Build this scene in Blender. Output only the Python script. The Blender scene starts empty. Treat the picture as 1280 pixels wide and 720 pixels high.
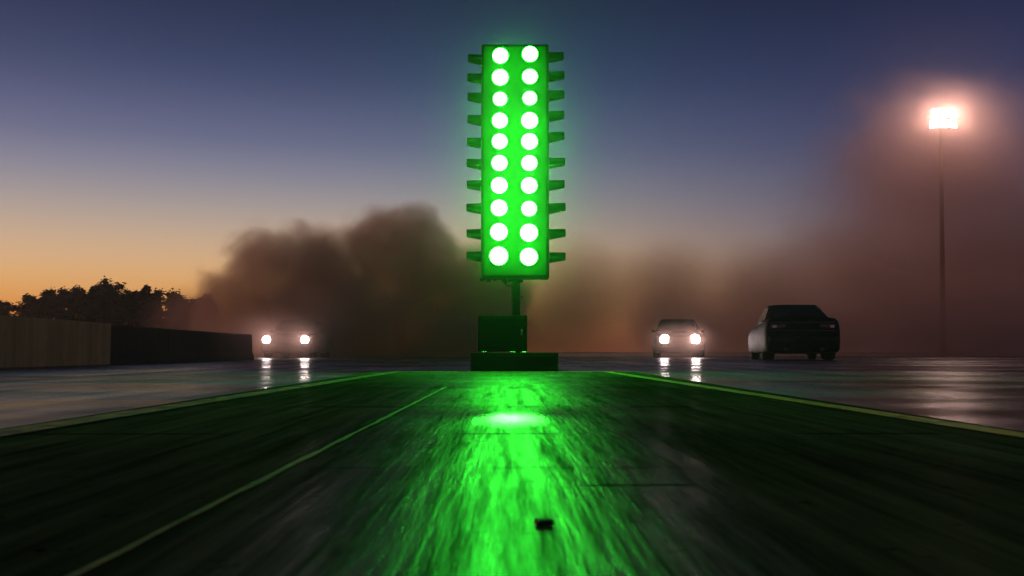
import bpy, bmesh, math, random
from mathutils import Vector, Matrix, noise as mnoise

R = math.radians
scene = bpy.context.scene
COL = scene.collection
random.seed(7)

# ------------------------------------------------------------------ camera
CAM_H, PITCH, YAW = 0.20, R(3.68), R(-0.46)
cam = bpy.data.cameras.new('camera')
cam_o = bpy.data.objects.new('camera', cam)
COL.objects.link(cam_o)
cam.lens, cam.sensor_width = 35.0, 36.0
cam.clip_start, cam.clip_end = 0.05, 3000
cam_o.location = (0, 0, CAM_H)
cam_o.rotation_euler = (R(90) + PITCH, 0, YAW)
cam.dof.use_dof = True
cam.dof.focus_distance = 10.8
cam.dof.aperture_fstop = 8
scene.camera = cam_o
F_PX = 35.0 / 36.0 * 1280
CAM_M = Matrix.Rotation(YAW, 3, 'Z') @ Matrix.Rotation(R(90) + PITCH, 3, 'X')


def at(px, py, Y):
    """world point at distance Y down the strip for a measured photo position"""
    d = CAM_M @ Vector(((px - 640) / F_PX, (360 - py) / F_PX, -1))
    t = Y / d.y
    return Vector((d.x * t, Y, CAM_H + d.z * t))


# ------------------------------------------------------------------ helpers
def s2l(*c):
    return tuple(((v / 255) / 12.92 if v / 255 <= .04045 else ((v / 255 + .055) / 1.055) ** 2.4) for v in c)


def tag(o, label=None, cat=None, group=None, kind=None):
    if label: o['label'] = label
    if cat: o['category'] = cat
    if group: o['group'] = group
    if kind: o['kind'] = kind
    return o


def obj(name, bm, mat, parent=None, smooth=False, loc=None):
    me = bpy.data.meshes.new(name)
    bm.normal_update()
    bm.to_mesh(me)
    bm.free()
    if smooth:
        for p in me.polygons: p.use_smooth = True
    o = bpy.data.objects.new(name, me)
    COL.objects.link(o)
    if mat: me.materials.append(mat)
    if parent: o.parent = parent
    if loc: o.location = loc
    return o


def empty(name, loc=(0, 0, 0), rz=0):
    o = bpy.data.objects.new(name, None)
    COL.objects.link(o)
    o.location = loc
    o.rotation_euler = (0, 0, rz)
    o.empty_display_size = .2
    return o


def copy_tree(o, parent=None):
    c = o.copy()
    COL.objects.link(c)
    c.parent = parent
    for ch in list(o.children):
        copy_tree(ch, c)
    return c


def bake(o, *mods):
    """apply modifiers into the mesh without operators"""
    for kind, kw in mods:
        m = o.modifiers.new(kind.lower(), kind)
        for k, v in kw.items(): setattr(m, k, v)
    dg = bpy.context.evaluated_depsgraph_get()
    dg.update()
    me = bpy.data.meshes.new_from_object(o.evaluated_get(dg))
    o.modifiers.clear()
    old = o.data
    o.data = me
    me.name = o.name
    if old.users == 0: bpy.data.meshes.remove(old)
    return o


def box(bm, x0, x1, y0, y1, z0, z1, bev=0, seg=2, mat4=None):
    r = bmesh.ops.create_cube(bm, size=1)
    vs = r['verts']
    for v in vs:
        v.co = Vector((x0 + (v.co.x + .5) * (x1 - x0), y0 + (v.co.y + .5) * (y1 - y0), z0 + (v.co.z + .5) * (z1 - z0)))
    if bev:
        es = list({e for v in vs for e in v.link_edges})
        rb = bmesh.ops.bevel(bm, geom=es, offset=bev, segments=seg, affect='EDGES', profile=.6)
        vs = list({v for f in rb['faces'] for v in f.verts} | {v for v in vs if v.is_valid})
    if mat4:
        bmesh.ops.transform(bm, matrix=mat4, verts=vs)
    return vs


def tube(bm, p0, p1, r0, r1=None, n=12, caps=True):
    r1 = r0 if r1 is None else r1
    p0, p1 = Vector(p0), Vector(p1)
    q = (p1 - p0).to_track_quat('Z', 'Y').to_matrix()
    a, b = [], []
    for i in range(n):
        t = 2 * math.pi * i / n
        d = q @ Vector((math.cos(t), math.sin(t), 0))
        a.append(bm.verts.new(p0 + d * r0)); b.append(bm.verts.new(p1 + d * r1))
    for i in range(n):
        bm.faces.new((a[i], a[(i + 1) % n], b[(i + 1) % n], b[i]))
    if caps:
        bm.faces.new(a[::-1]); bm.faces.new(b)


def lathe(bm, prof, origin=(0, 0, 0), axis='Y', n=24, a0=0, a1=2 * math.pi):
    """prof: list of (radius, along); revolves about an axis"""
    origin = Vector(origin)
    full = abs(a1 - a0 - 2 * math.pi) < 1e-6
    m = n if full else n + 1
    rows = []
    for (r, h) in prof:
        row = []
        for i in range(m):
            t = a0 + (a1 - a0) * i / n
            c, s = math.cos(t) * r, math.sin(t) * r
            p = {'Y': (c, h, s), 'X': (h, c, s), 'Z': (c, s, h)}[axis]
            row.append(bm.verts.new(origin + Vector(p)))
        rows.append(row)
    for k in range(len(rows) - 1):
        for i in range(m if full else m - 1):
            j = (i + 1) % m
            bm.faces.new((rows[k][i], rows[k][j], rows[k + 1][j], rows[k + 1][i]))
    bmesh.ops.remove_doubles(bm, verts=bm.verts[:], dist=1e-5)
    bmesh.ops.recalc_face_normals(bm, faces=bm.faces[:])


# ------------------------------------------------------------------ materials
class NT:
    def __init__(s, name):
        s.m = bpy.data.materials.new(name)
        s.m.use_nodes = True
        s.t = s.m.node_tree
        s.n, s.l = s.t.nodes, s.t.links
        s.b = s.n.get('Principled BSDF')
        s.out = s.n.get('Material Output')

    def new(s, typ, **kw):
        nd = s.n.new(typ)
        for k, v in kw.items(): setattr(nd, k, v)
        return nd

    def link(s, a, b): s.l.new(a, b)

    def math(s, op, a, b=None, c=None, clamp=False):
        nd = s.new('ShaderNodeMath', operation=op, use_clamp=clamp)
        for i, v in enumerate((a, b, c)):
            if v is None: continue
            if hasattr(v, 'links'): s.link(v, nd.inputs[i])
            else: nd.inputs[i].default_value = v
        return nd.outputs[0]

    def pos(s): return s.new('ShaderNodeNewGeometry').outputs['Position']

    def noise(s, vec, scale, detail=4, rough=.55, stretch=(1, 1, 1), dist=0):
        mp = s.new('ShaderNodeMapping')
        mp.inputs['Scale'].default_value = stretch
        s.link(vec, mp.inputs['Vector'])
        nd = s.new('ShaderNodeTexNoise')
        nd.inputs['Scale'].default_value = scale
        nd.inputs['Detail'].default_value = detail
        nd.inputs['Roughness'].default_value = rough
        nd.inputs['Distortion'].default_value = dist
        s.link(mp.outputs[0], nd.inputs['Vector'])
        return nd.outputs['Fac']

    def ramp(s, fac, stops):
        nd = s.new('ShaderNodeValToRGB')
        e = nd.color_ramp.elements
        while len(e) > 1: e.remove(e[-1])
        for i, (p, c) in enumerate(stops):
            el = e[0] if i == 0 else e.new(p)
            el.position = p
            el.color = (*c, 1) if len(c) == 3 else c
        s.link(fac, nd.inputs[0])
        return nd.outputs[0]

    def rng(s, fac, a, b, c, d, smooth=False):
        nd = s.new('ShaderNodeMapRange')
        if smooth: nd.interpolation_type = 'SMOOTHSTEP'
        s.link(fac, nd.inputs[0])
        for i, v in enumerate((a, b, c, d)): nd.inputs[i + 1].default_value = v
        return nd.outputs[0]

    def mix(s, fac, a, b):
        nd = s.new('ShaderNodeMix', data_type='RGBA')
        if hasattr(fac, 'links'): s.link(fac, nd.inputs[0])
        else: nd.inputs[0].default_value = fac
        for i, v in ((6, a), (7, b)):
            if hasattr(v, 'links'): s.link(v, nd.inputs[i])
            else: nd.inputs[i].default_value = (*v, 1)
        return nd.outputs[2]

    def bump(s, h, strength, dist):
        nd = s.new('ShaderNodeBump')
        nd.inputs['Strength'].default_value = strength
        nd.inputs['Distance'].default_value = dist
        s.link(h, nd.inputs['Height'])
        s.link(nd.outputs[0], s.b.inputs['Normal'])


def film(t, fac, rough):
    """a broken damp film: part mirror, part matt ground, no full clear layer"""
    t.b.inputs['Specular IOR Level'].default_value = 0
    t.b.inputs['IOR'].default_value = 1.0
    gl = t.new('ShaderNodeBsdfGlossy')
    gl.inputs['Color'].default_value = (.9, .9, .9, 1)
    t.link(rough, gl.inputs['Roughness'])
    t.link(t.b.inputs['Normal'].links[0].from_socket, gl.inputs['Normal'])
    ms = t.new('ShaderNodeMixShader')
    t.link(fac, ms.inputs[0])
    t.link(t.b.outputs[0], ms.inputs[1]); t.link(gl.outputs[0], ms.inputs[2])
    t.link(ms.outputs[0], t.out.inputs['Surface'])


def simple(name, col, rough=.5, metal=0, var=.25, scale=9, bump=0, coat=0):
    t = NT(name)
    n = t.noise(t.new('ShaderNodeTexCoord').outputs['Object'], scale, 5)
    c = t.mix(n, tuple(v * (1 - var) for v in col), tuple(v * (1 + var) for v in col))
    t.link(c, t.b.inputs['Base Color'])
    t.link(t.rng(n, .3, .7, max(rough - .08, .02), rough + .08), t.b.inputs['Roughness'])
    t.b.inputs['Metallic'].default_value = metal
    t.b.inputs['Coat Weight'].default_value = coat
    if bump: t.bump(n, bump, .01)
    return t.m


def emitter(name, col, strength):
    t = NT(name)
    t.b.inputs['Base Color'].default_value = (.5, .5, .5, 1)
    t.b.inputs['Emission Color'].default_value = (*col, 1)
    t.b.inputs['Emission Strength'].default_value = strength
    return t.m


M = {}
M['cabinet'] = simple('cabinet paint', (.012, .013, .012), .7, 0, .2, 7)
M['face'] = simple('glow green cabinet face', (.007, .06, .010), .7, 0, .12, 14)  # dark panel with the green lamp glow put into its colour
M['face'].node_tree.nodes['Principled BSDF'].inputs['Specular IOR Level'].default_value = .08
M['rim'] = simple('glow green lamp rim', (.02, .30, .03), .5, 0, .1, 20)  # green colour stands for the soft glow round each lens
M['black'] = simple('black powder coat', (.008, .008, .008), .75, 0, .3, 20)
M['black'].node_tree.nodes['Principled BSDF'].inputs['Specular IOR Level'].default_value = .2
M['steel'] = simple('dull steel', (.25, .25, .25), .35, .9, .2, 25)
M['clip'] = simple('bright steel clip', (.3, .3, .3), .25, 1, .1, 25)
M['lens'] = emitter('lit green lens', (.030, 1.0, .036), 140.0)
M['lens_soft'] = emitter('slightly dimmer green lens', (.045, 1.0, .055), 95.0)
M['rubber'] = simple('tyre rubber', (.018, .018, .018), .8, 0, .3, 30)
M['glass'] = simple('dark car glass', (.01, .011, .013), .06, 0, .1, 3)
M['paint_black'] = simple('black car paint', (.005, .005, .005), .6, 0, .2, 4, coat=0)
M['paint_black'].node_tree.nodes['Principled BSDF'].inputs['Specular IOR Level'].default_value = .25
M['paint_grey'] = simple('dark grey car paint', (.02, .018, .018), .4, 0, .2, 4, coat=0)
M['paint_maroon'] = simple('dark maroon car paint', (.03, .012, .012), .4, 0, .2, 4, coat=0)
M['plastic'] = simple('black plastic', (.015, .015, .015), .6)
M['chrome'] = simple('chrome', (.55, .55, .55), .12, 1, .1)
M['tail'] = simple('unlit red tail lens', (.12, .01, .01), .1, 0, .2, 6, coat=1)
M['mast'] = simple('galvanised mast', (.12, .11, .10), .55, .3, .2, 3)
M['flood'] = emitter('lit floodlight glass', (1.0, .64, .54), 140.0)
M['head'] = emitter('lit headlight glass', (1.0, .78, .74), 200.0)
M['head_strong'] = emitter('lit main beam glass', (1.0, .80, .77), 100.0)
M['bark'] = simple('bark', (.05, .035, .025), .9, 0, .4, 6)
M['leaf'] = simple('dark leaves', (.02, .03, .012), .8, 0, .5, 2)


def wall_mat(name, col, streak):
    t = NT(name)
    p = t.pos()
    a = t.noise(p, 3, 6, .6)
    s = t.noise(p, 2.2, 4, .6, (1, 2.2, .18))
    sp = t.noise(p, 40, 2)
    c = t.mix(t.rng(s, .38, .66, 0, streak), col, tuple(v * .3 for v in col))
    c = t.mix(t.rng(a, .45, .75, 0, .5), c, tuple(v * .55 for v in col))
    t.link(c, t.b.inputs['Base Color'])
    t.b.inputs['Roughness'].default_value = .85
    t.bump(sp, .35, .01)
    return t.m


M['pale_concrete'] = wall_mat('pale weathered concrete', (.66, .54, .20), .5)
M['dark_wall'] = wall_mat('blackened concrete', (.035, .033, .03), .5)


def strip_mat():
    t = NT('worn concrete strip')
    p = t.pos()
    patch = t.noise(p, .9, 5, .6, (1.6, .5, 1))
    streak = t.noise(p, 22, 5, .68, (1, .035, 1))
    fine = t.noise(p, 95, 4, .65, (1, .05, 1))
    grit = t.noise(p, 260, 3, .6)
    blot = t.noise(p, 14, 5, .7)
    col = t.mix(t.rng(streak, .35, .68, 0, 1), (.13, .12, .09), (.04, .038, .03))
    col = t.mix(t.rng(patch, .45, .7, 0, .75), col, (.018, .018, .018))
    col = t.mix(t.rng(blot, .62, .68, 0, .9), col, (.008, .008, .008))
    # transverse joints of the slab and dark rubbed bands
    xyz = t.new('ShaderNodeSeparateXYZ')
    t.link(p, xyz.inputs[0])
    wob = t.math('MULTIPLY', t.math('SUBTRACT', t.noise(p, 2.5, 3), .5), .014)
    yy = t.math('ADD', xyz.outputs['Y'], wob)
    jm = None
    for y0, w in ((1.74, .006), (2.46, .016), (3.66, .03), (5.6, .05), (7.7, .08)):
        d = t.math('ABSOLUTE', t.math('SUBTRACT', yy, y0))
        v = t.rng(d, w * .5, w, 1, 0)
        jm = v if jm is None else t.math('MAXIMUM', jm, v)
    joint = t.math('MULTIPLY', jm, t.rng(t.noise(p, 2.3, 3, .5, (1, .3, 1)), .46, .56, 0, 1))
    ck = t.rng(t.math('ABSOLUTE', t.math('SUBTRACT', yy, 1.51)), .004, .010, 1, 0)   # a short crack
    ck = t.math('MULTIPLY', ck, t.rng(t.math('ABSOLUTE', t.math('SUBTRACT', xyz.outputs['X'], .205)), .07, .09, 1, 0))
    joint = t.math('MAXIMUM', joint, ck)
    col = t.mix(joint, col, (.006, .006, .006))
    t.link(col, t.b.inputs['Base Color'])
    # damp film: rubbed streaks are duller, wet patches smoother
    wet = t.noise(p, 1.7, 5, .6, (1.2, .8, 1))
    r = t.rng(wet, .38, .62, .19, .30)
    r = t.math('ADD', r, t.rng(streak, .3, .7, -.06, .16))
    r = t.math('ADD', r, t.math('MULTIPLY', joint, .3), clamp=True)
    t.link(r, t.b.inputs['Roughness'])
    h = t.math('ADD', t.math('MULTIPLY', streak, .30), t.math('MULTIPLY', fine, .22))
    h = t.math('ADD', h, t.math('MULTIPLY', grit, .12))
    h = t.math('SUBTRACT', h, t.math('MULTIPLY', joint, .45))
    # hump added to the bump so the lamps reflect as a white highlight
    vm = t.new('ShaderNodeVectorMath', operation='MULTIPLY_ADD')
    t.link(p, vm.inputs[0])
    vm.inputs[1].default_value = (1 / .34, 1 / .60, 0)
    vm.inputs[2].default_value = (-.02 / .34, -3.35 / .60, 0)
    ln = t.new('ShaderNodeVectorMath', operation='LENGTH')
    t.link(vm.outputs[0], ln.inputs[0])
    mound = t.rng(ln.outputs['Value'], 0, 1, 1, 0, True)
    vq = t.new('ShaderNodeVectorMath', operation='MULTIPLY_ADD')   # mirror patch added for that white highlight
    t.link(p, vq.inputs[0])
    vq.inputs[1].default_value = (1 / .14, 1 / .42, 0)
    vq.inputs[2].default_value = (-.02 / .14, -3.00 / .42, 0)
    lq = t.new('ShaderNodeVectorMath', operation='LENGTH')
    t.link(vq.outputs[0], lq.inputs[0])
    glint = t.rng(t.math('ADD', lq.outputs['Value'], t.math('MULTIPLY', t.math('SUBTRACT', streak, .5), .7)), .15, 1, 1, 0, True)
    rr = t.math('MAXIMUM', t.math('SUBTRACT', r, t.math('MULTIPLY', glint, .30)), .06)
    h = t.math('MULTIPLY', h, t.math('SUBTRACT', 1.0, t.math('MULTIPLY', mound, .6)))
    t.link(rr, t.b.inputs['Roughness'])
    h = t.math('ADD', h, t.math('MULTIPLY', mound, 4.5))
    t.bump(h, .46, .012)
    sheen = t.math('MULTIPLY', t.rng(t.math('ADD', t.math('MULTIPLY', streak, .6), t.math('MULTIPLY', fine, .4)), .36, .60, .155, .025), t.rng(joint, 0, 1, 1, .15))
    # gloss mask shapes the lamp reflection into a middle band and darkens the sides
    side = t.math('ABSOLUTE', t.math('ADD', xyz.outputs['X'], t.math('MULTIPLY', t.math('SUBTRACT', patch, .5), .25)))
    sheen = t.math('MULTIPLY', sheen, t.rng(t.math('DIVIDE', side, t.math('MULTIPLY_ADD', xyz.outputs['Y'], .24, .6)), .10, .42, 1.2, .04, True))
    sheen = t.math('ADD', sheen, t.math('MULTIPLY', glint, .8), clamp=True)
    film(t, sheen, rr)
    return t.m


def asphalt_mat():
    t = NT('wet asphalt')
    p = t.pos()
    grit = t.noise(p, 160, 3, .6)
    wave = t.noise(p, 1.3, 4, .55, (.35, 1, 1))
    track = t.noise(p, 1.1, 5, .6, (1.6, .06, 1))
    wet = t.noise(p, .55, 5, .6, (.5, 1, 1))
    col = t.mix(t.rng(track, .35, .65, 0, 1), (.035, .033, .033), (.016, .016, .017))
    t.link(col, t.b.inputs['Base Color'])
    r = t.rng(wet, .40, .60, .10, .34)
    r = t.math('ADD', r, t.rng(track, .4, .7, 0, .1), clamp=True)
    t.link(r, t.b.inputs['Roughness'])
    h = t.math('ADD', t.math('MULTIPLY', wave, 1.0), t.math('MULTIPLY', grit, .05))
    t.bump(h, .30, .03)
    film(t, t.rng(track, .35, .65, .50, .22), t.math('ADD', r, 0))
    return t.m


def ground_mat():
    t = NT('dark verge')
    p = t.pos()
    n = t.noise(p, .8, 6, .6)
    t.link(t.mix(n, (.02, .02, .018), (.045, .042, .035)), t.b.inputs['Base Color'])
    t.b.inputs['Roughness'].default_value = .9
    t.bump(t.noise(p, 20, 4), .4, .03)
    return t.m


def line_mat(name, col, wear):
    t = NT(name)
    p = t.pos()
    w = t.noise(p, 11, 5, .7, (1, .5, 1))
    c = t.mix(t.rng(w, wear, wear + .2, 0, .9), col, (.03, .03, .025))
    t.link(c, t.b.inputs['Base Color'])
    t.link(t.rng(w, .3, .7, .5, .65), t.b.inputs['Roughness'])
    t.b.inputs['Specular IOR Level'].default_value = .12
    t.bump(t.noise(p, 60, 3), .25, .006)
    return t.m


# ------------------------------------------------------------------ ground
def sheet(name, pts, z, mat, kind='structure'):
    bm = bmesh.new()
    bm.faces.new([bm.verts.new((x, y, z)) for x, y in pts])
    o = obj(name, bm, mat)
    o['kind'] = kind
    return o


GZ = -.012
sheet('ground', [(-900, -60), (900, -60), (900, 1500), (-900, 1500)], GZ, ground_mat())
asph = asphalt_mat()
sheet('left_track', [(-18, -8), (-1.32, -8), (-1.32, 160), (-18, 160)], -.008, asph)
sheet('right_track', [(1.32, -8), (40, -8), (40, 160), (1.32, 160)], -.008, asph)
sheet('middle_track', [(-1.32, 10.12), (1.32, 10.12), (1.32, 160), (-1.32, 160)], -.008, asph)

bm = bmesh.new()                                  # the concrete strip: a slab with a thin raised edge
box(bm, -1.318, 1.318, -4, 10.1, -.2, 0.0, .004, 1)
strip = obj('concrete_strip', bm, strip_mat())
strip['kind'] = 'structure'


def stripe(name, a, b, w0, w1, z, mat, seg=40, jit=.004):
    """painted line from a to b with slightly uneven edges"""
    bm = bmesh.new()
    a, b = Vector(a), Vector(b)
    d = (b - a).normalized()
    nrm = Vector((-d.y, d.x))
    prev = None
    for i in range(seg + 1):
        t = i / seg
        c = a.lerp(b, t)
        w = (w0 + (w1 - w0) * t) / 2
        l = c + nrm * (w + random.uniform(-jit, jit)); r = c - nrm * (w + random.uniform(-jit, jit))
        cur = (bm.verts.new((l.x, l.y, z)), bm.verts.new((r.x, r.y, z)))
        if prev: bm.faces.new((prev[1], cur[1], cur[0], prev[0]))
        prev = cur
    o = obj(name, bm, mat)
    o['kind'] = 'structure'
    return o


YEL = line_mat('yellow road paint', (.70, .36, .006), .49)
YELW = line_mat('worn yellow road paint', (.45, .25, .006), .40)
stripe('edge_line_right', (1.03, 9.86), (1.262, 1.2), .10, .075, .004, YEL)
stripe('edge_line_left', (-1.08, 9.86), (-1.25, 1.2), .11, .11, .004, YELW)
stripe('end_line', (-1.10, 9.95), (1.09, 9.95), .14, .14, .004, YEL)
stripe('inner_line', (-.325, 5.6), (-.385, .5), .014, .011, .004, line_mat('thin yellow line', (.20, .17, .02), .44), jit=.003)

# chip of tyre rubber lying on the strip
bm = bmesh.new()
box(bm, -.012, .011, -.008, .009, 0, .0065, .002, 2)
for v in bm.verts:
    v.co += Vector((mnoise.noise(v.co * 90), mnoise.noise(v.co * 90 + Vector((9, 0, 0))), 0)) * .004
    v.co.z *= 1 + .25 * mnoise.noise(v.co * 70)
chip = obj('rubber_chip', bm, M['rubber'], loc=(.047, 1.165, .001))
chip.rotation_euler = (0, 0, .25)
tag(chip, 'small black chip of rubber lying on the green lit concrete', 'debris')

# ------------------------------------------------------------------ start light tree
TX = at(643.5, 440, 11.0).x
tree = empty('starting_light_tree', (TX, 11.0, 0))
tag(tree, 'tall start light tower with two columns of ten lit green lamps on a black base', 'start light')
YF = 10.84 - 11.0                                # front of the cabinet in the tower's own frame


def tl(px, py, dy=YF):
    p = at(px, py, 11.0 + dy)
    return Vector((p.x - TX, dy, p.z))


c0, c1 = tl(601, 348), tl(686, 55)
cx0, cx1, cz0, cz1 = c0.x, c1.x, c0.z, c1.z
bm = bmesh.new()
box(bm, cx0, cx1, YF, YF + .24, cz0, cz1, .022, 3)
cab = obj('cabinet', bm, M['cabinet'], tree)
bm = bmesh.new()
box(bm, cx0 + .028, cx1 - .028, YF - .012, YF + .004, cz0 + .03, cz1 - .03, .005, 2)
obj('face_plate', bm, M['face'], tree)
LY = [70, 97, 124, 151, 177, 204, 232, 260, 290, 320]
RY = [68, 96, 123, 151, 177, 204, 232, 261, 291, 321]
DIM = {(0, 2), (1, 2), (1, 5), (1, 7), (0, 5)}
for side, (X0, X1, ys) in enumerate(((625.5, 623.5, LY), (662.5, 661.0, RY))):
    for k, y in enumerate(ys):
        px = X0 + (X1 - X0) * k / 9
        p = tl(px, y, YF - .012)
        r = (.082 + .012 * k / 9) * (1 + .05 * random.uniform(-1, 1)) * (.93 if (side, k) in DIM else 1)
        bm = bmesh.new()                          # shallow domed lens
        prof = [(r * math.cos(a), -r * .42 * math.sin(a) - .016) for a in [i * math.pi / 2 / 5 for i in range(5)]]
        lathe(bm, [(r, 0)] + prof + [(0.0001, -r * .42 - .016)], (0, 0, 0), 'Y', 20)
        lens = obj('lamp', bm, M['lens_soft'] if (side, k) in DIM else M['lens'], tree, True, p)
        bm = bmesh.new()
        lathe(bm, [(r + .001, -.002), (r + .001, -.014), (r + .009, -.014), (r + .012, -.002)], (0, 0, 0), 'Y', 20)
        obj('rim', bm, M['rim'], lens, True)
# side hoods, ten down each edge
HL = [74, 98, 122, 150, 178, 205, 231, 260, 292, 320]
HR = [71, 95, 119, 145, 171, 203, 231, 260, 292, 321]
for s, ys, x in ((-1, HL, cx0), (1, HR, cx1)):
    for k, y in enumerate(ys):
        z = tl(640, y, YF + .11).z
        L = (.155 if s < 0 else .172) + .006 * random.uniform(-1, 1) + .010 * k / 9
        bm = bmesh.new()
        # tapered visor: a barrel that is cut away underneath towards its open end
        n = 18
        rows = []
        for (t, r) in ((-.01, .060), (.10, .060), (.55, .054), (1.0, .049)):
            row = []
            for i in range(n):
                a = 2 * math.pi * i / n
                zz = math.sin(a) * r + .052 - r
                cut = -r * (1.02 - .30 * max(0, t - .1)) + .052 - r
                row.append(bm.verts.new((s * L * t, math.cos(a) * r * 1.15, max(zz, cut))))
            rows.append(row)
        inner = [bm.verts.new(v.co * 1.0) for v in rows[-1]]
        for i, v in enumerate(inner):
            c = Vector((s * L, 0, .004)); v.co = c + (v.co - c) * .86
        back = [bm.verts.new((s * L * .25, v.co.y, v.co.z)) for v in inner]
        rows += [inner, back]
        for a, b in zip(rows, rows[1:]):
            for i in range(n): bm.faces.new((a[i], a[(i + 1) % n], b[(i + 1) % n], b[i]))
        bm.faces.new(back)
        bmesh.ops.recalc_face_normals(bm, faces=bm.faces[:])
        obj('side_hood', bm, M['cabinet'], tree, False, (x, YF + .11, z)).rotation_euler = (0, R(random.uniform(-2.5, 2.5)), 0)
# pole, glands and cable under the cabinet
px0 = tl(644.5, 400, 0).x
pole_top, box_top = cz0 + .02, tl(640, 394, 0).z
bm = bmesh.new()
tube(bm, (px0, 0, .15), (px0, 0, cz0 + .05), .05, .05, 20)
obj('pole', bm, M['black'], tree, True)
bm = bmesh.new()
tube(bm, (px0, 0, cz0 - .03), (px0, 0, cz0 + .001), .085, .085, 20)
obj('pole_collar', bm, M['black'], tree, True)
bm = bmesh.new()
lathe(bm, [(.0001, 0), (.011, 0), (.013, -.012), (.009, -.03), (.0001, -.03)], (px0 + .065, -.035, box_top + .20), 'Y', 12)
obj('key_switch', bm, M['clip'], tree, True)
for gx, gl in ((-.10, .055), (-.125, .035), (-.29, .03), (-.22, .02), (-.36, .025)):
    bm = bmesh.new()
    tube(bm, (gx, YF + .06, cz0 - gl), (gx, YF + .06, cz0 + .01), .022, .026, 10)
    obj('cable_gland', bm, M['black'], tree, True)
bm = bmesh.new()
pts = [Vector((-.10, YF + .06, cz0 - .05)), Vector((-.08, YF + .05, cz0 - .08)), Vector((-.02, -.02, cz0 - .07)), Vector((px0 - .055, 0, cz0 - .03))]
for a, b in zip(pts, pts[1:]): tube(bm, a, b, .009, .009, 8)
obj('cable', bm, M['rubber'], tree, True)
b0, b1 = tl(597, 440, -.22), tl(659, 394, -.22)
plate_z = tl(640, 441, -.4).z
bm = bmesh.new()
box(bm, b0.x, b1.x, -.22, .16, plate_z + .012, b1.z, .012, 2)
cb = obj('control_box', bm, M['black'], tree)
bm = bmesh.new()
box(bm, b0.x + .03, b1.x - .03, -.226, -.218, plate_z + .05, b1.z - .03, .003, 1)
obj('door', bm, M['black'], cb)
bm = bmesh.new()
box(bm, b1.x - .07, b1.x - .05, -.236, -.225, plate_z + .19, plate_z + .25, .003, 1)
obj('handle', bm, M['steel'], cb)
for fx in (.075, .38, .50):
    bm = bmesh.new()
    box(bm, b0.x + fx - .03, b0.x + fx + .03, -.25, -.215, plate_z, plate_z + .014, .003, 1)
    obj('foot_clip', bm, M['clip'], tree)
p0, p1 = tl(588, 463, -.4), tl(698, 441, -.4)
bm = bmesh.new()
box(bm, p0.x, p1.x, -.4, .42, -.01, plate_z, .012, 2)
obj('base_block', bm, M['black'], tree)
bm = bmesh.new()
box(bm, p0.x + .02, p1.x - .02, -.41, -.398, .03, plate_z - .03, .003, 1)
obj('front_cover', bm, M['black'], tree)

# ------------------------------------------------------------------ cars
def section(hw, zb, zt):
    h = zt - zb
    half = [(.90, zb), (.98, zb + .04 * h), (1.0, zb + .32 * h), (1.0, zb + .60 * h), (.985, zb + .80 * h), (.93, zt - .05 * h), (.80, zt), (.45, zt + .015)]
    pts = [(x * hw, z) for x, z in half] + [(0, zt + .02)] + [(-x * hw, z) for x, z in half[::-1]]
    return pts


def loft(bm, stations):
    rows = []
    for (y, hw, zb, zt) in stations:
        rows.append([bm.verts.new((x, y, z)) for x, z in section(hw, zb, zt)])
    n = len(rows[0])
    for a, b in zip(rows, rows[1:]):
        for i in range(n): bm.faces.new((a[i], a[(i + 1) % n], b[(i + 1) % n], b[i]))
    bm.faces.new(rows[0]); bm.faces.new(rows[-1][::-1])
    bmesh.ops.recalc_face_normals(bm, faces=bm.faces[:])


def plate(bm, pts, off):
    """thin solid on a polygon: pts 3-D, pushed out along off"""
    off = Vector(off)
    a = [bm.verts.new(Vector(p) - off * .6) for p in pts]
    b = [bm.verts.new(Vector(p) + off) for p in pts]
    n = len(pts)
    bm.faces.new(a[::-1]); bm.faces.new(b)
    for i in range(n): bm.faces.new((a[i], a[(i + 1) % n], b[(i + 1) % n], b[i]))
    bmesh.ops.recalc_face_normals(bm, faces=bm.faces[:])


def inset(pts, k):
    c = sum((Vector(p) for p in pts), Vector()) / len(pts)
    return [c + (Vector(p) - c) * k for p in pts]


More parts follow.
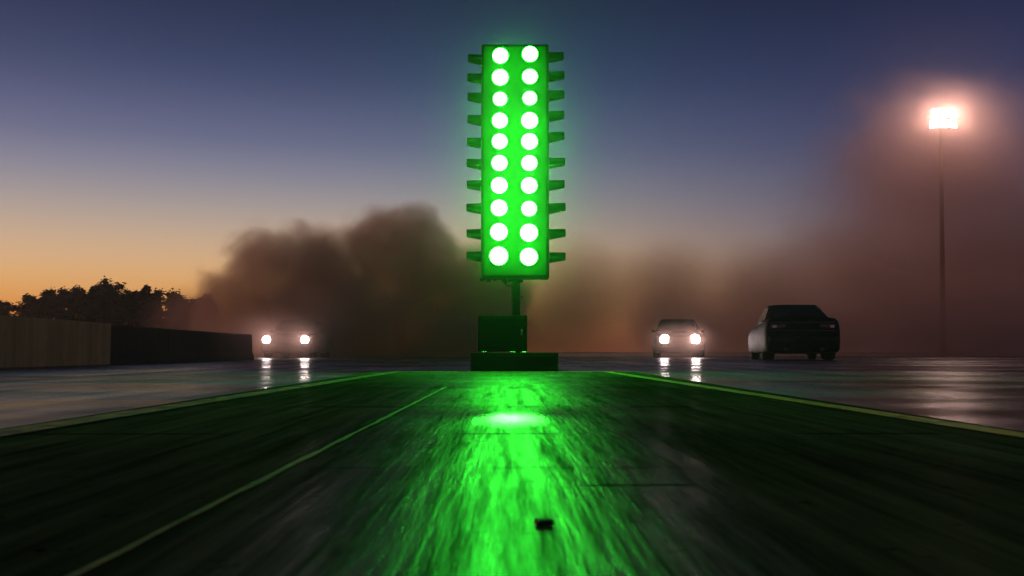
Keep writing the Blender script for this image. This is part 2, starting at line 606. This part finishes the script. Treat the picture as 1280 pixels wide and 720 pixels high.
def make_car(name, label, paint, loc, rz, lit=None, hscale=1.0, spoiler=True, scoop=False, lamp_r=.085, quad=False, lamp_x=.66, grp=None, mirrors=True):
    """front towards -Y"""
    car = empty(name, loc, rz)
    tag(car, label, 'car', grp)
    H = hscale
    bm = bmesh.new()
    loft(bm, [(-2.40, .84, .26, .70 * H), (-2.35, .90, .17, .80 * H), (-1.9, .93, .15, .87 * H), (-1.2, .94, .15, .91 * H), (-.6, .94, .15, .94 * H),
              (.4, .94, .15, .97 * H), (1.2, .955, .15, 1.0 * H), (1.9, .95, .15, 1.05 * H), (2.32, .93, .17, 1.06 * H), (2.39, .88, .24, 1.0 * H)])
    body = obj('body', bm, paint, car, True)
    bake(body, ('SUBSURF', dict(levels=2, render_levels=2)))
    cut = bmesh.new()
    for wy in (-1.42, 1.38):
        for s in (-1, 1):
            tube(cut, (s * .66, wy, .335), (s * 1.2, wy, .335), .395, .395, 28)
    co = obj('cutter', cut, None)
    bake(body, ('BOOLEAN', dict(object=co, operation='DIFFERENCE', solver='EXACT')))
    bpy.data.objects.remove(co, do_unlink=True)
    for p in body.data.polygons: p.use_smooth = True
    # cabin
    zb, zr = .93 * H, 1.43 * H
    hb, ht = .84, .62
    yb0, yr0, yr1, yb1 = -.72, -.02, .82, 1.78
    zb1 = 1.0 * H

    def sx(z): return hb + (ht - hb) * (z - zb) / (zr - zb)
    st = [(yb0, hb, zb - .06, hb * .98, zb), (yr0, hb, zb - .06, ht, zr - .015), ((yr0 + yr1) / 2, hb, zb - .06, ht + .01, zr), (yr1, hb, zb - .06, ht, zr - .015), (yb1, hb * .98, zb1 - .10, hb * .94, zb1)]
    bm = bmesh.new()
    rows = []
    for (y, h0, z0, h1, z1) in st:
        rows.append([bm.verts.new(v) for v in ((-h0, y, z0), (h0, y, z0), (h1, y, z1), (h1 * .6, y, z1 + .018), (-h1 * .6, y, z1 + .018), (-h1, y, z1))])
    for a, b in zip(rows, rows[1:]):
        for i in range(6): bm.faces.new((a[i], a[(i + 1) % 6], b[(i + 1) % 6], b[i]))
    bm.faces.new(rows[0][::-1]); bm.faces.new(rows[-1])
    bmesh.ops.recalc_face_normals(bm, faces=bm.faces[:])
    es = [e for e in bm.edges if e.calc_length() > .05]
    bmesh.ops.bevel(bm, geom=es, offset=.02, segments=2, affect='EDGES')
    obj('cabin', bm, paint, car, True)
    bm = bmesh.new()
    q = [(-.72, yb0 + .05, zb + .055), (.72, yb0 + .05, zb + .055), (.54, yr0 - .06, zr - .035), (-.54, yr0 - .06, zr - .035)]
    plate(bm, q, (0, -.016, .022))
    obj('windscreen', bm, M['glass'], car)
    bm = bmesh.new()
    q = [(-.70, yb1 - .08, zb1 + .05), (.70, yb1 - .08, zb1 + .05), (.54, yr1 + .07, zr - .035), (-.54, yr1 + .07, zr - .035)]
    plate(bm, q, (0, .012, .026))
    obj('rear_window', bm, M['glass'], car)
    for s in (-1, 1):
        for poly in ([(yb0 + .22, zb + .06), (.52, zb + .06), (.52, zr - .075), (yr0 + .03, zr - .075)], [(.58, zb + .06), (1.22, zb1 + .05), (yr1 + .02, zr - .075), (.58, zr - .075)]):
            bm = bmesh.new()
            plate(bm, [(s * (sx(z) + .004), y, z) for y, z in poly], (s * .012, 0, .006))
            obj('side_window', bm, M['glass'], car)
        if mirrors:
            bm = bmesh.new()
            box(bm, min(s * .84, s * .99), max(s * .84, s * .99), -.52, -.42, zb + .0, zb + .10, .03, 2)
            obj('mirror', bm, paint, car, True)
        bm = bmesh.new()
        box(bm, s * .938 - .006, s * .938 + .006, .25, .40, .80 * H, .83 * H, .004, 1)
        obj('door_handle', bm, M['chrome'], car)
        # lamps
        for lx in ((lamp_x, lamp_x - .22) if quad else (lamp_x,)):
            on = lit is not None
            r = lamp_r
            bm = bmesh.new()
            lathe(bm, [(r + .03, .06), (r + .03, -.05), (r + .012, -.06), (r + .004, -.008)], (0, 0, 0), 'Y', 24)
            pz = .64 * H
            bz = obj('headlight', bm, M['chrome'], car, True, (s * lx, -2.385, pz))
            bm = bmesh.new()
            lathe(bm, [(r, 0.0), (r * .9, -.012), (r * .6, -.022), (.0001, -.028)], (0, 0, 0), 'Y', 20)
            mat = lit[0 if s < 0 else 1] if on else M['glass']
            obj('lens', bm, mat, bz, True)
        bm = bmesh.new()
        box(bm, min(s * .42, s * .80), max(s * .42, s * .80), 2.35, 2.405, .76 * H, .89 * H, .015, 2)
        tlp = obj('taillight', bm, M['tail'], car, True)
        bm = bmesh.new()
        box(bm, min(s * .66, s * .76), max(s * .66, s * .76), 2.402, 2.412, .79 * H, .86 * H, .004, 1)
        obj('reversing_lens', bm, M['chrome'], tlp)
        bm = bmesh.new()
        lathe(bm, [(.032, 0), (.032, .14), (.04, .14), (.04, 0)], (s * .45, 2.30, .27), 'Y', 14)
        obj('exhaust_tip', bm, M['chrome'], car, True)
    bm = bmesh.new()
    box(bm, -.84, .84, -2.47, -2.36, .38, .52, .03, 3)
    obj('front_bumper', bm, M['plastic'], car, True)
    bm = bmesh.new()
    box(bm, -.53, .53, -2.405, -2.35, .56 * H, .72 * H, .01, 1)
    gr = obj('grille', bm, M['plastic'], car)
    bm = bmesh.new()
    for k in range(5): box(bm, -.51, .51, -2.412, -2.404, (.575 + .03 * k) * H, (.583 + .03 * k) * H)
    obj('grille_bars', bm, M['steel'], gr)
    bm = bmesh.new()
    box(bm, -.86, .86, 2.36, 2.46, .42, .60, .035, 3)
    obj('rear_bumper', bm, M['plastic'], car, True)
    bm = bmesh.new()
    box(bm, -.80, .80, 2.385, 2.40, .915 * H, .93 * H, .004, 1)
    box(bm, -.80, .80, 2.385, 2.40, .715 * H, .73 * H, .004, 1)
    obj('tail_highlight', bm, M['steel'], car)  # steel strips added to stand for highlight lines across the tail
    if not spoiler:
        bm = bmesh.new()
        box(bm, -.60, .60, 2.24, 2.36, 1.05 * H, 1.085 * H, .014, 2)
        obj('deck_lip', bm, paint, car)
    if spoiler:
        bm = bmesh.new()
        box(bm, -.80, .80, 2.20, 2.40, 1.055 * H, 1.11 * H, .02, 2)
        obj('spoiler', bm, paint, car)
    if scoop:
        bm = bmesh.new()
        box(bm, -.26, .26, -1.75, -.85, .86 * H, 1.0 * H, .05, 3)
        obj('hood_scoop', bm, paint, car, True)
    bm = bmesh.new()
    tube(bm, (-.7, 1.38, .30), (.7, 1.38, .30), .05, .05, 12)
    lathe(bm, [(.0001, -.16), (.10, -.12), (.14, 0), (.10, .12), (.0001, .16)], (0, 1.38, .30), 'Y', 14)
    obj('rear_axle', bm, M['plastic'], car, True)
    wheel_mesh = {}
    for wy, rr, wd in ((-1.42, .325, .115), (1.38, .34, .15)):
        for s in (-1, 1):
            bm = bmesh.new()
            lathe(bm, [(rr * .62, -wd), (rr * .93, -wd), (rr, -wd * .7), (rr, wd * .7), (rr * .93, wd), (rr * .62, wd)], (0, 0, 0), 'X', 32)
            w = obj('wheel', bm, M['rubber'], car, True, (s * (.80 if wd < .13 else .77), wy, rr - .006))
            bm = bmesh.new()
            lathe(bm, [(rr * .63, s * wd * .98), (rr * .60, s * wd * .6), (rr * .2, s * wd * .5), (.0001, s * wd * .6)], (0, 0, 0), 'X', 24)
            for k in range(5):
                a = 2 * math.pi * k / 5
                tube(bm, (s * wd * .72, 0, 0), (s * wd * .8, math.cos(a) * rr * .6, math.sin(a) * rr * .6), .04, .03, 8)
            obj('rim', bm, M['steel'], w, True)
    return car


def ground_at(px, d):
    return at(px, 440, d).x


make_car('coupe', 'black coupe with unlit lamps seen from behind, on the wet track at the right', M['paint_black'],
         (ground_at(1001, 26.6), 27.6, 0), R(180 - 8), None, 1.03, False, False, mirrors=False)
make_car('coupe', 'dark coupe with bright headlights coming out of the smoke beside the black coupe', M['paint_grey'],
         (ground_at(849, 36.0) + .33, 38.2, 0), R(-8), (M['head_strong'], M['head']), 1.02, False, True, .165, lamp_x=.54)
make_car('coupe', 'dark maroon coupe with lit headlights in the thick smoke near the barrier wall', M['paint_maroon'],
         (ground_at(357, 35.0), 37.2, 0), R(1), (M['head'], M['head']), .98, False, False, .13, lamp_x=.66)

# ------------------------------------------------------------------ barrier wall
BX = -6.72
yy = 13.0
k = 0
PALE_END = 17.1
prev_labels = {}
words = ['first', 'second', 'third', 'fourth', 'fifth', 'sixth', 'seventh', 'eighth', 'ninth', 'tenth', 'eleventh']
segs = [(9.6, 13.05, 'pale'), (13.05, PALE_END, 'pale')] + [(PALE_END + 3.4 * i, PALE_END + 3.4 * (i + 1), 'dark') for i in range(3)]
di = 0
for (y0, y1, kind) in segs:
    bm = bmesh.new()
    off = 0 if kind == 'pale' else -.10
    h = .69 if kind == 'pale' else .675
    # tapered block: profile in x,z extruded along y
    prof = [(-.30, -.02), (.0, -.02), (.0, .10), (-.045, .20), (-.07, h - .02), (-.085, h), (-.215, h), (-.23, h - .02), (-.255, .20), (-.30, .10)]
    if kind == 'pale':
        prof = [(-.26, -.02), (0, -.02), (0, h - .015), (-.015, h), (-.245, h), (-.26, h - .015)]
    a = [bm.verts.new((BX + off + x, y0 + .012, z)) for x, z in prof]
    b = [bm.verts.new((BX + off + x, y1 - .012, z)) for x, z in prof]
    n = len(prof)
    bm.faces.new(a); bm.faces.new(b[::-1])
    for i in range(n): bm.faces.new((a[i], b[i], b[(i + 1) % n], a[(i + 1) % n]))
    bmesh.ops.recalc_face_normals(bm, faces=bm.faces[:])
    o = obj('concrete_barrier', bm, M['pale_concrete'] if kind == 'pale' else M['dark_wall'])
    o.rotation_euler = (0, 0, 0)
    if kind == 'pale':
        lab = 'pale streaked concrete barrier block, cut off by the left picture edge' if y0 < 10 else 'pale streaked concrete barrier block standing next to the dark blocks'
    else:
        lab = 'dark concrete barrier block, %s from the pale blocks along the left track' % words[di]
        di += 1
    tag(o, lab, 'barrier', 'concrete barrier blocks along the left track')

# ------------------------------------------------------------------ trees behind the wall
def make_tree(px, top_y, d, w_px, seed, label, leafy=1.0, lean=0):
    top_y += 6
    rnd = random.Random(seed)
    X = at(px, 440, d).x
    H = at(px, top_y, d).z
    W = w_px / F_PX * d / 2
    root = empty('tree', (X, d, 0))
    tag(root, label, 'tree', 'trees behind the barrier wall')
    bm = bmesh.new()
    tips = []
    tr = .10 + H * .012
    tube(bm, (0, 0, -.05), (lean * .4, 0, H * .35), tr, tr * .7, 9)
    base = Vector((lean * .4, 0, H * .35))
    for i in range(9):
        a = rnd.uniform(0, 6.28)
        rr = rnd.uniform(.2, .8)
        e = Vector((lean + math.cos(a) * W * rr, math.sin(a) * W * rr, H * rnd.uniform(.62, .93)))
        m = base.lerp(e, .5) + Vector((0, 0, rnd.uniform(0, .2)))
        tube(bm, base, m, tr * .5, tr * .3, 6); tube(bm, m, e, tr * .3, tr * .08, 6)
        tips.append(e); tips.append(m.lerp(e, .5))
        for j in range(3):
            e2 = m.lerp(e, rnd.uniform(.3, 1)) + Vector((rnd.uniform(-1, 1) * W * .35, rnd.uniform(-1, 1) * W * .35, rnd.uniform(.0, .22) * H))
            e2.z = min(e2.z, H)
            tube(bm, m.lerp(e, .4), e2, tr * .14, tr * .04, 5)
            tips.append(e2)
    # low shrubby skirt so that the mass reaches the wall top
    for i in range(36):
        a = rnd.uniform(0, 6.28)
        tips.append(Vector((math.cos(a) * W * rnd.uniform(.1, 1.15), math.sin(a) * W * .8, H * rnd.uniform(.12, .66))))
    obj('trunk', bm, M['bark'], root, True)
    bm = bmesh.new()
    for c in tips:
        cr = rnd.uniform(.28, .55) * max(W, .8) * .62
        for j in range(int(190 * leafy)):
            v = Vector((rnd.gauss(0, .5), rnd.gauss(0, .5), rnd.gauss(0, .42))) * cr
            p = c + v
            if p.z < .1: continue
            s = rnd.uniform(.06, .13)
            q = Matrix.Rotation(rnd.uniform(0, 6.28), 3, 'Z') @ Matrix.Rotation(rnd.uniform(0, 3.1), 3, 'X')
            bm.faces.new([bm.verts.new(p + q @ Vector(t) * s) for t in ((-1, 0, 0), (0, -.55, .08), (1, 0, 0), (0, .55, .08))])
    obj('crown', bm, M['leaf'], root)


TREES = [(-6, 374, 62, 44, 'small dark tree cut off by the left picture edge'),
         (38, 364, 60, 44, 'open topped dark tree right of the gap in the tree line'),
         (66, 358, 63, 46, 'rounded dark tree second right of the gap in the tree line'),
         (96, 350, 61, 46, 'tall thin topped dark tree with sky showing through its twigs'),
         (122, 347, 64, 46, 'tallest dark tree in the row behind the wall'),
         (146, 354, 60, 42, 'dense dark tree between the tallest tree and the smoke'),
         (172, 357, 63, 44, 'broad low dark tree just left of the smoke'),
         (192, 354, 61, 40, 'dark tree at the very edge of the smoke'),
         (218, 362, 65, 46, 'dark tree half veiled by the edge of the smoke'),
         (246, 367, 66, 46, 'rightmost tree of the row, almost hidden in smoke')]
for i, (px, ty, d, w, lab) in enumerate(TREES):
    make_tree(px, ty, d, w, 40 + i, lab, .75 if i in (1, 3) else 1.0)

# ------------------------------------------------------------------ floodlight mast
MD = 57.0
mb = at(1179, 440, MD)
mast = empty('floodlight_mast', (mb.x, MD, 0))
tag(mast, 'tall slender floodlight mast with glowing lamps above the smoke', 'floodlight')
top = at(1176, 160, MD)
dx = top.x - mb.x
bm = bmesh.new()
tube(bm, (0, 0, -.05), (dx, 0, top.z), .17, .09, 14)
obj('pole', bm, M['mast'], mast, True)
bm = bmesh.new()
box(bm, -.35, .35, -.35, .35, -.05, .12, .02, 2)
obj('base_plate', bm, M['mast'], mast)
bm = bmesh.new()
for zz in (0.0, .64):
    box(bm, dx - .80, dx + 1.05, -.05, .05, top.z + zz - .04, top.z + zz + .04)
box(bm, dx - .05, dx + .05, -.05, .05, top.z - .2, top.z + .9)
obj('crossarm', bm, M['mast'], mast)
for zz, xs in ((.10, (-.42, .10, .62)), (.74, (-.34, .18, .68))):
    for xo in xs:
        bm = bmesh.new()
        box(bm, -.25, .25, -.02, .16, -.26, .26, .03, 2)
        fl = obj('floodlight', bm, M['mast'], mast, False, (dx + xo, -.16, top.z + zz + .1))
        fl.rotation_euler = (R(-18), 0, R(-8 + 32 * (-1 if xo < 0 else (1 if xo > .5 else 0))))
        bm = bmesh.new()
        box(bm, -.23, .23, -.030, -.018, -.24, .24, .004, 1)
        obj('lamp_glass', bm, M['flood'], fl)

# ------------------------------------------------------------------ smoke and haze
def smoke(name, puffs, dens, col, nscale, amp, edge, pad=1.12, aniso=.2, remesh=.5, step=.25):
    """burnout smoke and added tower mist: a lumpy hull filled with a billowing volume"""
    bm = bmesh.new()
    for (c, r) in puffs:
        res = bmesh.ops.create_icosphere(bm, subdivisions=3, radius=1)
        for v in res['verts']:
            v.co = Vector((c[0] + v.co.x * r[0] * pad, c[1] + v.co.y * r[1] * pad, c[2] + v.co.z * r[2] * pad))
    t = NT(name)
    o = obj(name, bm, t.m)
    o['kind'] = 'stuff'
    bake(o, ('REMESH', dict(mode='VOXEL', voxel_size=remesh)))
    t.n.remove(t.b)
    p = t.pos()
    acc = None
    for (c, r) in puffs:
        vm = t.new('ShaderNodeVectorMath', operation='MULTIPLY_ADD')
        t.link(p, vm.inputs[0])
        vm.inputs[1].default_value = tuple(1 / v for v in r)
        vm.inputs[2].default_value = tuple(-a / b for a, b in zip(c, r))
        ln = t.new('ShaderNodeVectorMath', operation='LENGTH')
        t.link(vm.outputs[0], ln.inputs[0])
        v = t.math('SUBTRACT', 1.0, ln.outputs['Value'])
        acc = v if acc is None else t.math('SMOOTH_MAX', acc, v, .12)
    nz = t.noise(p, nscale, 5, .60, dist=.5)
    f = t.math('ADD', acc, t.math('MULTIPLY', t.math('SUBTRACT', nz, .56), amp))
    dn = t.rng(f, 0.0, edge, 0, 1, True)
    pv = t.new('ShaderNodeVolumePrincipled')
    pv.inputs['Color'].default_value = (*col, 1)
    pv.inputs['Anisotropy'].default_value = aniso
    t.link(t.math('MULTIPLY', dn, dens), pv.inputs['Density'])
    t.link(pv.outputs[0], t.out.inputs['Volume'])
    t.m.cycles.volume_step_rate = step
    return o


def puff(px, py, d, rx_px, rz_px, ry):
    c = at(px, py, d)
    k = d / F_PX
    return (tuple(c), (rx_px * k, ry, rz_px * k))


smoke('burnout_smoke', [
    puff(335, 332, 45, 62, 58, 3.5), puff(400, 350, 45, 95, 80, 5), puff(478, 320, 46, 78, 70, 4.5), puff(525, 350, 46, 80, 85, 5),
    puff(300, 385, 44, 70, 64, 4), puff(430, 410, 43, 150, 85, 6), puff(515, 292, 47, 52, 46, 3), puff(540, 425, 44, 120, 60, 5), puff(600, 375, 47, 85, 85, 5)],
    .60, (.95, .62, .51), .72, 1.15, .36, step=.6)
smoke('drifting_smoke', [
    puff(610, 385, 50, 110, 105, 5), puff(700, 405, 47, 140, 80, 5), puff(620, 418, 44, 120, 55, 5), puff(1230, 425, 46, 320, 70, 6), puff(1180, 415, 52, 200, 90, 4), puff(720, 370, 52, 105, 95, 6), puff(830, 370, 54, 115, 90, 7), puff(950, 375, 54, 120, 90, 7), puff(1070, 350, 56, 150, 140, 8),
    puff(1200, 330, 58, 190, 190, 9), puff(1340, 330, 58, 190, 200, 10), puff(1180, 240, 57, 240, 180, 7), puff(1230, 400, 49, 300, 90, 6),
    puff(1000, 425, 50, 380, 80, 8), puff(690, 425, 47, 160, 60, 5), puff(850, 410, 46, 110, 60, 5)],
    .30, (.95, .70, .61), .26, .6, 1.0, remesh=.9, step=.4)
smoke('tower_halo_mist', [((.12, 10.9, 2.15), (1.35, 1.3, 2.1))], .08, (.9, .9, .9), 1.2, .2, 1.0, pad=1.0, aniso=.4, remesh=.15, step=.5)  # mist added round the tower to give the green lamps a halo
smoke('lamp_glow_smoke', [puff(1180, 155, 59.5, 215, 195, 5.5)], .048, (.92, .78, .74), .3, .25, 1.0, pad=1.0, aniso=.5, remesh=.9, step=.3)
smoke('thin_smoke', [puff(250, 395, 40, 75, 50, 4), puff(350, 420, 35.5, 95, 50, 3.5), puff(400, 405, 37, 70, 60, 3), puff(295, 425, 24.5, 80, 45, 3), puff(852, 424, 35.4, 66, 34, 1.5)],
    .22, (.86, .58, .50), .6, .8, .8, remesh=.4, step=.4)

bm = bmesh.new()
box(bm, -60, 75, -6, 130, -1, 22)
t = NT('haze')
t.n.remove(t.b)
pv = t.new('ShaderNodeVolumePrincipled')
pv.inputs['Color'].default_value = (.92, .90, .92, 1)
pv.inputs['Density'].default_value = .0009
pv.inputs['Anisotropy'].default_value = .8
t.link(pv.outputs[0], t.out.inputs['Volume'])
hz = obj('haze', bm, t.m)
hz['kind'] = 'stuff'

# ------------------------------------------------------------------ sky and sun
world = bpy.data.worlds.new('World')
scene.world = world
world.use_nodes = True
wn, wl = world.node_tree.nodes, world.node_tree.links
bg = wn['Background']
SUN_AZ = R(-34)                                   # left of the strip, just under the horizon
sky = wn.new('ShaderNodeTexSky')
sky.sky_type = 'NISHITA'
sky.sun_disc = False
sky.sun_elevation = R(-3)
sky.sun_rotation = SUN_AZ
sky.dust_density = 2
tc = wn.new('ShaderNodeTexCoord')
sep = wn.new('ShaderNodeSeparateXYZ')
wl.new(tc.outputs['Generated'], sep.inputs[0])


def sky_ramp(stops):
    nd = wn.new('ShaderNodeValToRGB')
    nd.color_ramp.interpolation = 'B_SPLINE'
    e = nd.color_ramp.elements
    while len(e) > 1: e.remove(e[-1])
    for i, (deg, c) in enumerate(stops):
        el = e[0] if i == 0 else e.new(math.sin(R(deg)))
        el.position = max(0, math.sin(R(deg)))
        el.color = (*s2l(*c), 1)
    wl.new(sep.outputs['Z'], nd.inputs[0])
    return nd.outputs[0]


warm = sky_ramp([(0, (160, 75, 25)), (1.5, (222, 125, 50)), (3.2, (240, 172, 95)), (5, (234, 188, 140)), (7.3, (192, 174, 162)), (9.5, (146, 145, 162)),
                 (11.7, (106, 111, 148)), (15.3, (48, 64, 108)), (19.5, (24, 36, 72)), (28, (9, 14, 34)), (90, (4, 6, 15))])
cool = sky_ramp([(0, (80, 55, 58)), (5, (112, 92, 104)), (8, (98, 92, 118)), (11, (68, 73, 110)), (15, (37, 49, 92)), (19.5, (20, 28, 62)), (28, (8, 12, 32)), (90, (4, 6, 15))])
dot = wn.new('ShaderNodeVectorMath'); dot.operation = 'DOT_PRODUCT'
wl.new(tc.outputs['Generated'], dot.inputs[0])
dot.inputs[1].default_value = (math.sin(SUN_AZ), math.cos(SUN_AZ), 0)
mr = wn.new('ShaderNodeMapRange'); mr.interpolation_type = 'SMOOTHSTEP'
wl.new(dot.outputs['Value'], mr.inputs[0])
mr.inputs[1].default_value = .50
mr.inputs[2].default_value = .97
mx = wn.new('ShaderNodeMix'); mx.data_type = 'RGBA'
wl.new(mr.outputs[0], mx.inputs[0]); wl.new(cool, mx.inputs[6]); wl.new(warm, mx.inputs[7])
sc_ = wn.new('ShaderNodeMix'); sc_.data_type = 'RGBA'; sc_.blend_type = 'ADD'
sc_.inputs[0].default_value = .10
wl.new(mx.outputs[2], sc_.inputs[6]); wl.new(sky.outputs[0], sc_.inputs[7])
wl.new(sc_.outputs[2], bg.inputs['Color'])
bg.inputs['Strength'].default_value = .86

sun = bpy.data.lights.new('sun', 'SUN')
sun.energy = .7
sun.angle = R(20)
sun.color = (1.0, .52, .32)
so = bpy.data.objects.new('sun', sun)
COL.objects.link(so)
d = Vector((math.sin(R(-52)) * math.cos(R(5)), math.cos(R(-52)) * math.cos(R(5)), math.sin(R(5))))
so.rotation_euler = d.to_track_quat('Z', 'Y').to_euler()
so.location = (-30, 60, 20)

# ------------------------------------------------------------------ render
scene.render.engine = 'CYCLES'
vs = scene.view_settings
vs.view_transform = 'Standard'
vs.look = 'None'
vs.exposure, vs.gamma = 0, 1
vs.use_curve_mapping = False
c = scene.cycles
c.use_denoising = True
c.denoiser = 'OPENIMAGEDENOISE'
c.max_bounces = 5
c.diffuse_bounces = 2
c.glossy_bounces = 3
c.volume_bounces = 2
c.transparent_max_bounces = 16
c.volume_step_rate = 1.0
c.volume_max_steps = 256
c.sample_clamp_indirect = 8
c.use_light_tree = True
